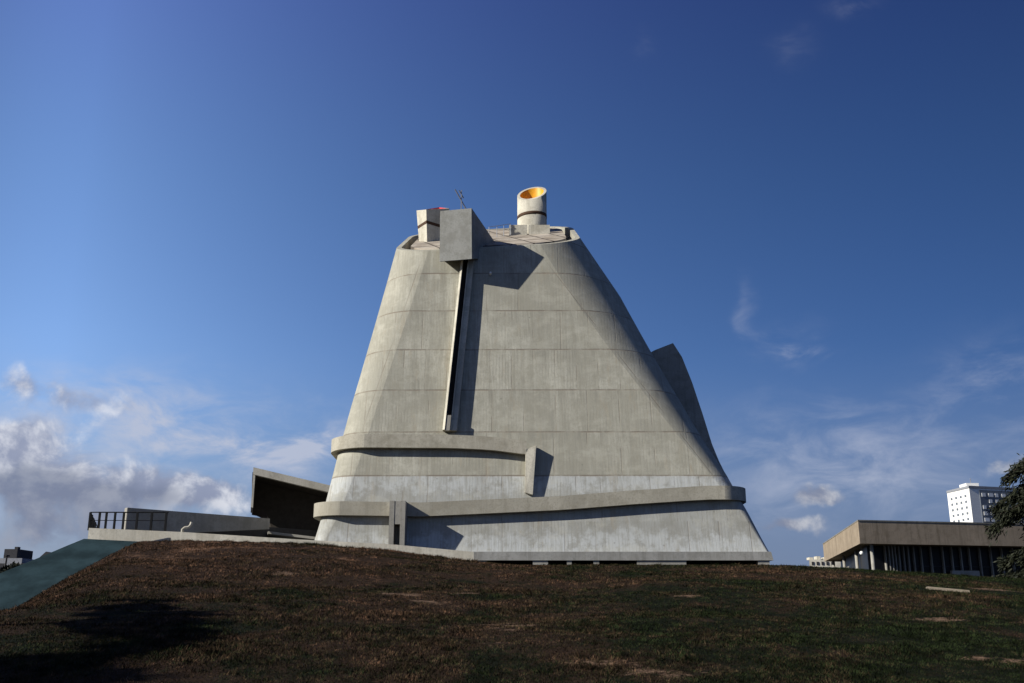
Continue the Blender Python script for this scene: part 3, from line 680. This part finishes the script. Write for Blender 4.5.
# ------------------------------------------------------------------ pavilion on the right
def pavilion():
    t = thing('pavilion', (41, 117, 0), 'low flat roofed concrete pavilion with a deep tan fascia and glazed walls', 'building')
    A = at(858, 521, 115); B = at(823, 545, 153); zt = A.z; zf = at(858, 543.5, 115).z; B.z = zt
    al = R(12.5); d = Vector((math.cos(al), math.sin(al), 0)); n = Vector((-d.y, d.x, 0)); A0 = Vector((A.x, A.y, 0)); B0 = Vector((B.x, B.y, 0)); e = B0 - A0
    W = 58
    F = lambda s_, o: A0 + d * s_ + n * o
    def ray(u, o):      # where the sight line through a picture column meets the line o metres behind the fascia
        q = F(0, o); m = (u - 512) / 1022; s_ = (m * q.y - q.x) / (d.x - m * d.y); return s_
    P = [A0, F(W, 0), F(W, 0) + e, B0]
    quad = lambda p, z: [(v.x, v.y, z) for v in p]
    MB().hexa(quad(P, zf), quad(P, zt)).build('fascia', M['tan'], t)
    c = [A0 - d * .05 - n * .05, F(W, -.05), F(W, 0) + e, B0 - d * .05]
    MB().hexa(quad(c, zt + .002), quad(c, zt + .14)).build('coping', M['conc_d'], t)
    o = 2.6; en = e.normalized()
    G = [F(2.4, o), F(W - 1, o), F(W - 1, 0) + e * .95, F(2.4, 0) + e * .95]
    MB().hexa(quad(G, -3), quad(G, zf - .003)).build('glass_wall', M['glass'], t)
    for px in (884.7, 888.3, 891.5, 894.6, 898.2, 903, 907.5, 913, 920.4, 930.2, 942, 951, 960, 968.5, 979, 990, 1001, 1012, 1022, 1034):
        s_ = ray(px, o); q = [F(s_ - .06, o - .35), F(s_ + .06, o - .35), F(s_ + .06, o - .003), F(s_ - .06, o - .003)]
        MB().hexa(quad(q, -3), quad(q, zf - .003)).build('mullion', M['conc'], t)
    for a_, b_ in ((884.7, 913), (913, 951), (951, 990), (990, 1034)):       # glazing rail between the mullions
        s0, s1 = ray(a_, o) + .065, ray(b_, o) - .065; q = [F(s0, o - .1), F(s1, o - .1), F(s1, o - .004), F(s0, o - .004)]; zr = at(900, 566, 118).z
        MB().hexa(quad(q, zr), quad(q, zr + .1)).build('glazing_rail', M['roofd_shade'], t)
    s_ = ray(872.6, .9); q = F(s_, .9); MB().tube([(q.x, q.y, -3), (q.x, q.y, zf - .003)], .2, 14).build('column', M['conc'], t, smooth=True)
    for f in (.3, .62, .94):
        q = A0 + e * f + d * 1.2; MB().tube([(q.x, q.y, -3), (q.x, q.y, zf - .003)], .2, 12).build('column', M['conc'], t, smooth=True)
    q0, q1 = A0 + e * .09 + d * 2.0, A0 + e * .9 + d * 2.0
    q = [q0, q1, q1 + d * .15, q0 + d * .15]; MB().hexa(quad(q, -3), quad(q, zf - 1.3)).build('side_panel', M['conc_d'], t)
    s0, s1 = ray(951, o - .9), ray(978, o - .9); q = [F(s0, o - .9), F(s1, o - .9), F(s1, o - .5), F(s0, o - .5)]; MB().hexa(quad(q, -3), quad(q, at(960, 570.5, q[0].y).z)).build('dwarf_wall', M['conc'], t)
    p = at(861.5, 553, A.y + 1.6); bm = bmesh.new(); bmesh.ops.create_uvsphere(bm, u_segments=16, v_segments=10, radius=.22)
    V = [Vector(v.co) + p for v in bm.verts]; Fc = [[v.index for v in f.verts] for f in bm.faces]; bm.free()
    lo_ = mesh('globe_lamp', V, Fc, M['white'], t, smooth=True)
    MB().tube([(p.x, p.y, p.z + .2), (p.x, p.y, zf - .003)], .03, 6).build('lamp_stem', M['black'], lo_)
pavilion()
# ------------------------------------------------------------------ far buildings
def tower():
    A = at(969, 488, 560); B = at(947, 492.5, 584); B.z = A.z; zt = A.z; zb = -6; wid = 50; xr = A.x + wid; SK = 16
    t = thing('apartment_tower', (A.x, A.y, zb), 'white high rise slab of flats rising behind the pavilion roof', 'building')
    P = [(A.x, A.y), (xr, A.y + SK), (B.x + wid, B.y + SK), (B.x, B.y)]
    MB().hexa([(*p, zb) for p in P], [(*p, zt) for p in P]).build('wall', M['white'], t)
    fx = A.x + 6.4; yy = lambda x: A.y + SK * (x - A.x) / wid
    f = lambda z, o: [(fx, yy(fx) - o, z), (xr, yy(xr) - o, z), (xr, yy(xr) - .01, z), (fx, yy(fx) - .01, z)]
    MB().hexa(f(zb, .3), f(zt - .8, .3)).build('facade', M['wing'], t)
    c = lambda z: [(A.x - .3, A.y - .4, z), (xr, A.y + SK - .4, z), (xr, B.y + SK, z), (B.x - .3, B.y, z)]
    MB().hexa(c(zt + .01), c(zt + 1.3)).build('parapet', M['grey'], t)
    MB().box((A.x + 1, A.y + 5, zt + .2), (A.x + 8, A.y + 14, zt + 3.4)).build('roof_hut', M['white'], t)
    MB().tube([(A.x + 5, A.y + 8, zt + 3.3), (A.x + 5, A.y + 8, zt + 6.5)], .2, 6).build('aerial', M['metal'], t)
    for r in range(6):
        z_ = zt - 4.2 - r * 3.45
        for k in range(9):
            if (r * 5 + k * 3) % 7 == 5: continue
            x_ = fx + 1.2 + k * 4.4; wd = (2.5, 3.1, 2.0)[(r + k) % 3]
            MB().hexa([(x_, yy(x_) - .6, z_ - .3), (x_ + wd, yy(x_ + wd) - .6, z_ - .3), (x_ + wd, yy(x_ + wd) - .31, z_ - .3), (x_, yy(x_) - .31, z_ - .3)],
                      [(x_, yy(x_) - .6, z_ + 1.7), (x_ + wd, yy(x_ + wd) - .6, z_ + 1.7), (x_ + wd, yy(x_ + wd) - .31, z_ + 1.7), (x_, yy(x_) - .31, z_ + 1.7)]).build('panel', M['white'], t)
    e = Vector((B.x - A.x, B.y - A.y, 0)); nrm = Vector((-e.y, e.x, 0)).normalized(); nrm = nrm if nrm.x < 0 else -nrm
    for r in range(6):
        for k in range(4):
            p = Vector((A.x, A.y, 0)) + e * (.15 + k * .21); q = p + e * .085; z_ = zt - 4.6 - r * 3.2
            w_ = [p - nrm * .02, q - nrm * .02, q + nrm * .06, p + nrm * .06]
            MB().hexa([(v.x, v.y, z_) for v in w_], [(v.x, v.y, z_ + 1.35) for v in w_]).build('window', M['wing'], t)
tower()
def far_block():
    A = at(809, 560, 210); z0 = -6; zt = at(820, 559.5, 210).z; x1 = at(832, 560, 210).x
    t = thing('distant_block', (A.x, 210, z0), 'small pale pinkish block of flats far behind the left end of the pavilion', 'building')
    k_ = 222 / 210; w_ = lambda z: [(A.x, 210, z), (x1 + 2, 210, z), ((x1 + 2) * k_, 222, z), (A.x * k_, 222, z)]
    MB().hexa(w_(z0), w_(zt)).build('wall', M['cream'], t)
    for k in range(3): MB().box((A.x + .4 + k * 1.5, 211, zt + .002), (A.x + 1.2 + k * 1.5, 213, zt + .5 + .2 * (k % 2))).build('roof_hut', M['cream'], t)
    for r in range(2):
        for c in range(5): MB().box((A.x + .5 + c * 1.0, 209.9, zt - 1.1 - r * 1.4), (A.x + .95 + c * 1.0, 210.05, zt - .45 - r * 1.4)).build('window', M['roofd_shade'], t)
far_block()
def left_house():
    x0, x1 = at(-30, 560, 180).x, at(31, 560, 180).x; zt = at(10, 557, 180).z; z0 = -6
    t = thing('grey_house', (x0, 180, z0), 'pale grey town block with a dark rooftop hut beyond the teal bank', 'building')
    MB().box((x0, 180, z0), (x1 - 1.6, 196, zt - .2)).build('wall', M['grey'], t)
    MB().box((x1 - 1.597, 180.5, z0), (x1, 196, zt - .9)).build('side_wing', M['grey'], t)
    a_, b_ = at(4.5, 550, 182).x, at(17.5, 550, 182).x; zh = at(10, 549, 182).z
    h = MB().box((a_, 182, zt - .197), (b_, 188, zh)).build('roof_hut', M['roofd_shade'], t)
    MB().box((b_ - .6, 182.1, zh + .002), (b_, 183, zh + .4)).build('chimney', M['roofd_shade'], h)
    for r in range(3):
        for c in range(6): MB().box((x0 + 1.5 + c * 1.9, 179.92, zt - 2.4 - r * 2.8), (x0 + 2.5 + c * 1.9, 180.06, zt - 1.1 - r * 2.8)).build('window', M['roofd_shade'], t)
    # dark pitched roof nearer
    A = at(30, 566, 110); B = at(46, 551.5, 110); C = at(53, 553, 110); zb = -6
    t2 = thing('dark_roofed_house', (A.x, 110, zb), 'dark sloping roof edge of a house just showing over the teal bank', 'building')
    D = at(22, 573, 110)
    MB().prism([(D.x, 110, D.z), (B.x, 110, B.z), (C.x, 110, C.z - .1), (C.x, 110, C.z - .7), (B.x, 110, B.z - 1.0), (D.x, 110, D.z - .8)], (0, 12, 0)).build('roof', M['roofd_shade'], t2)
    MB().prism([(D.x + .4, 110.4, zb), (C.x - .2, 110.4, zb), (C.x - .2, 110.4, C.z - .75), (B.x, 110.4, B.z - 1.05), (D.x + .4, 110.4, D.z - .8)], (0, 11, 0)).build('wall', M['grey'], t2)
left_house()
pa = at(7, 556, 90); pb = at(3, 581, 90)
pt_ = thing('lamp_post', (pb.x, 90, -5), 'thin dark lamp post in front of the pale grey town block', 'street lamp')
MB().tube([(pb.x - .4, 90, -5), (pb.x, 90, pb.z), (pa.x, 90, pa.z)], [.12, .1, .07], 8).build('pole', M['roofd_shade'], pt_)
MB().box((pa.x - .1, 89.6, pa.z - .05), (pa.x + .15, 90.2, pa.z + .08)).build('lamp_head', M['roofd_shade'], pt_)
# distant hills
def hills():
    xs = np.linspace(-5200, 5200, 260); V = []; F = []
    for i, x_ in enumerate(xs):
        h = 70 + 90 * (vnoise(np.array([x_]), np.array([0.]), 900, 21)[0] + .5) + 30 * vnoise(np.array([x_]), np.array([0.]), 260, 22)[0]
        h *= 1.15 if x_ < -1500 else .5
        V += [(x_, 4300, -10), (x_, 4650, h * .6), (x_, 5200, h), (x_, 6000, -10)]
    for i in range(len(xs) - 1):
        for k in range(3): F.append((i*4+k, (i+1)*4+k, (i+1)*4+k+1, i*4+k+1))
    structure(mesh('hills', V, F, plain('distant woods in haze blue', (.1, .13, .17), 1, scale=.004), smooth=True))  # blue of distance haze is put into the colour of the woods
hills()

# ------------------------------------------------------------------ trees and shrubs
def leaf_mat(name, a, b):
    m, t, bs = newmat(name); at_ = t.n.new('ShaderNodeAttribute'); at_.attribute_name = 'tone'
    t.put(bs.inputs['Base Color'], t.mix(at_.outputs['Fac'], a, b)); bs.inputs['Roughness'].default_value = .65; bs.inputs['Specular IOR Level'].default_value = .2
    return m
LM = leaf_mat('dark needles', (.009, .012, .007), (.026, .029, .014)); LB = leaf_mat('broad leaves', (.03, .05, .015), (.07, .1, .03))
def leaves(name, C, D, size, m, parent, aspect=.35, seed=1):
    """one small folded leaf face per centre C, along direction D"""
    g = np.random.default_rng(seed); n = len(C); D = D / np.linalg.norm(D, axis=1, keepdims=True)
    r = g.normal(size=(n, 3)); S = np.cross(D, r); S /= np.linalg.norm(S, axis=1, keepdims=True) + 1e-9
    L = size * (.6 + .8 * g.random((n, 1))); W = L * aspect
    V = np.stack([C - D * L * .5, C + S * W * .5, C + D * L * .5, C - S * W * .5], 1).reshape(-1, 3) - np.array(parent_world(parent))
    me = bpy.data.meshes.new(name); me.vertices.add(n*4); me.vertices.foreach_set('co', V.ravel().astype('f')); me.loops.add(n*4)
    me.loops.foreach_set('vertex_index', np.arange(n*4, dtype='i')); me.polygons.add(n); me.polygons.foreach_set('loop_start', np.arange(0, n*4, 4, dtype='i'))
    me.materials.append(m); me.update(calc_edges=True); a = me.attributes.new('tone', 'FLOAT', 'POINT'); a.data.foreach_set('value', np.repeat(g.random(n), 4).astype('f'))
    o = bpy.data.objects.new(name, me); col.objects.link(o); o.parent = parent; return o
def cedar(x_, y_, label):
    zb = float(ground(x_, y_)) - .1; t = thing('conifer_tree', (x_, y_, zb), label, 'tree'); g = np.random.default_rng(8)
    MB().tube([(x_, y_, zb), (x_ + .05, y_, zb + 3), (x_ - .05, y_ + .1, zb + 6), (x_, y_, zb + 10.5)], [.32, .26, .17, .04], 10).build('trunk', M['bark'], t, smooth=True)
    C = []; D = []; lb = MB()
    levels = [(z_, r_, k_, .3) for z_, r_, k_ in ((4.2, 4.0, 9), (4.8, 4.1, 9), (5.4, 3.7, 9), (6.9, 2.6, 6), (7.3, 3.4, 7), (7.8, 3.8, 7), (8.3, 3.7, 7), (8.8, 3.9, 7), (9.3, 3.5, 7), (9.8, 3.4, 7), (10.3, 3.0, 7), (10.8, 2.2, 6), (11.4, 1.5, 6), (12.1, .8, 5))]
    for z_, r_, k_, _ in levels:
        for i in range(k_):
            a = 2 * math.pi * (i + g.random()) / k_; rr = r_ * (.42 + .72 * g.random()); pts = []
            for f in np.linspace(0, 1, 6): pts.append((x_ + math.cos(a) * rr * f, y_ + math.sin(a) * rr * f, z_ + .55 * f - 1.35 * f * f + .05 * g.normal()))
            lb.tube(pts, [.06, .05, .04, .03, .02, .01], 5)
            n = int(330 * rr)
            f = .15 + .87 * g.random(n) ** .75; sp = (.06 + .24 * (1 - np.abs(f - .5))) 
            c = np.stack([np.interp(f, np.linspace(0, 1, 6), [p[k] for p in pts]) for k in range(3)], -1)
            off = g.normal(size=(n, 3)) * sp[:, None] * np.array([.62, .62, .42]); off[:, 2] -= np.abs(g.normal(size=n)) * .3 * f
            C.append(c + off); d_ = off * .6 + np.array([math.cos(a), math.sin(a), -.55]) * .5 + g.normal(size=(n, 3)) * .25; D.append(d_)
    lb.build('limbs', M['bark'], t)
    leaves('crown', np.concatenate(C), np.concatenate(D), .27, LM, t, .24, 3)
cedar(29.7, 54, 'dark drooping conifer at the right edge in front of the glazed pavilion')
def broad(x_, y_, cz, rad, rz, label, name='broadleaf_tree', seed=5, n=15000, sz=.2, ry=None):
    zb = float(ground(x_, y_)) - .1; t = thing(name, (x_, y_, zb), label, 'tree'); g = np.random.default_rng(seed)
    MB().tube([(x_, y_, zb), (x_ + .1, y_, cz - rz * 1.6), (x_, y_ + .05, cz + rz * .4)], [.24, .16, .05], 9).build('trunk', M['bark'], t, smooth=True)
    k = 30; cen = g.normal(size=(k, 3)); cen /= np.linalg.norm(cen, axis=1, keepdims=True); cen *= (g.random((k, 1)) ** .45)
    cen = cen * np.array([rad, ry or rad, rz]) + np.array([x_, y_, cz])
    lb = MB()
    for c in cen: lb.tube([(x_, y_, cz - rz * 1.5), tuple((np.array((x_, y_, cz - rz * .6)) + c) / 2), tuple(c)], [.08, .05, .015], 5)
    lb.build('limbs', M['bark'], t)
    w_ = g.integers(0, k, n); C = cen[w_] + g.normal(size=(n, 3)) * rad * .2 * (.6 + .8 * g.random((k, 1)))[w_]
    leaves('crown', C, g.normal(size=(n, 3)), sz, LB, t, .5, seed)
# stands just outside the frame on the sun's side; its shadow falls over the lower left of the bank
broad(-21.5, 10.0, 9.0, 1.15, 1.0, 'round leafy tree outside the picture on the left of the bank')
broad(-21.3, 15.7, 9.6, .75, .6, 'unseen leafy tree with its crown stretched to shape the shadow, left of the bank beyond the round one', seed=6, n=17000, ry=5.0)  # crown drawn out along y so that its shadow makes a long band
# dark shrubs by the town block
def shrub(u, v, Y, rx, rz, label, seed):
    p = at(u, v, Y); t = thing('shrub', (p.x, p.y, p.z - 3), label, 'shrub', 'shrubs beyond the teal bank'); g = np.random.default_rng(seed); n = 2600
    MB().tube([(p.x, p.y, p.z - 4), (p.x, p.y, p.z)], [.15, .04], 6).build('stem', M['bark'], t)
    c = g.normal(size=(9, 3)) * np.array([rx, rx, rz]) * .6; w_ = g.integers(0, 9, n)
    leaves('foliage', np.array(p) + c[w_] + g.normal(size=(n, 3)) * np.array([rx, rx, rz]) * .32, g.normal(size=(n, 3)), .3, LM, t, .5, seed)
shrub(16, 570, 85, 1.0, .35, 'dark shrub in front of the grey block between lamp post and sloping roof', 31)
shrub(4, 580, 80, .8, .4, 'dark shrub at the foot of the lamp post by the left edge', 32)

# ------------------------------------------------------------------ slab lying in the grass
def slab():
    p, q = at(929, 604, 32), at(973, 608, 31.2); g0 = float(ground(p.x, p.y)); g1 = float(ground(q.x, q.y)); d_ = Vector((.1, .45, 0))
    b_ = [Vector((p.x, p.y, g0 - .15)), Vector((q.x, q.y, g1 - .15)), Vector((q.x, q.y, g1 - .15)) + d_, Vector((p.x, p.y, g0 - .15)) + d_]
    o = MB().hexa(b_, [v + Vector((0, 0, .24)) for v in b_]).build('stone_slab', M['slab'], bevel=.03)
    tag(o, 'pale flat stone slab lying in the grass on the right of the bank', 'stone')
slab()
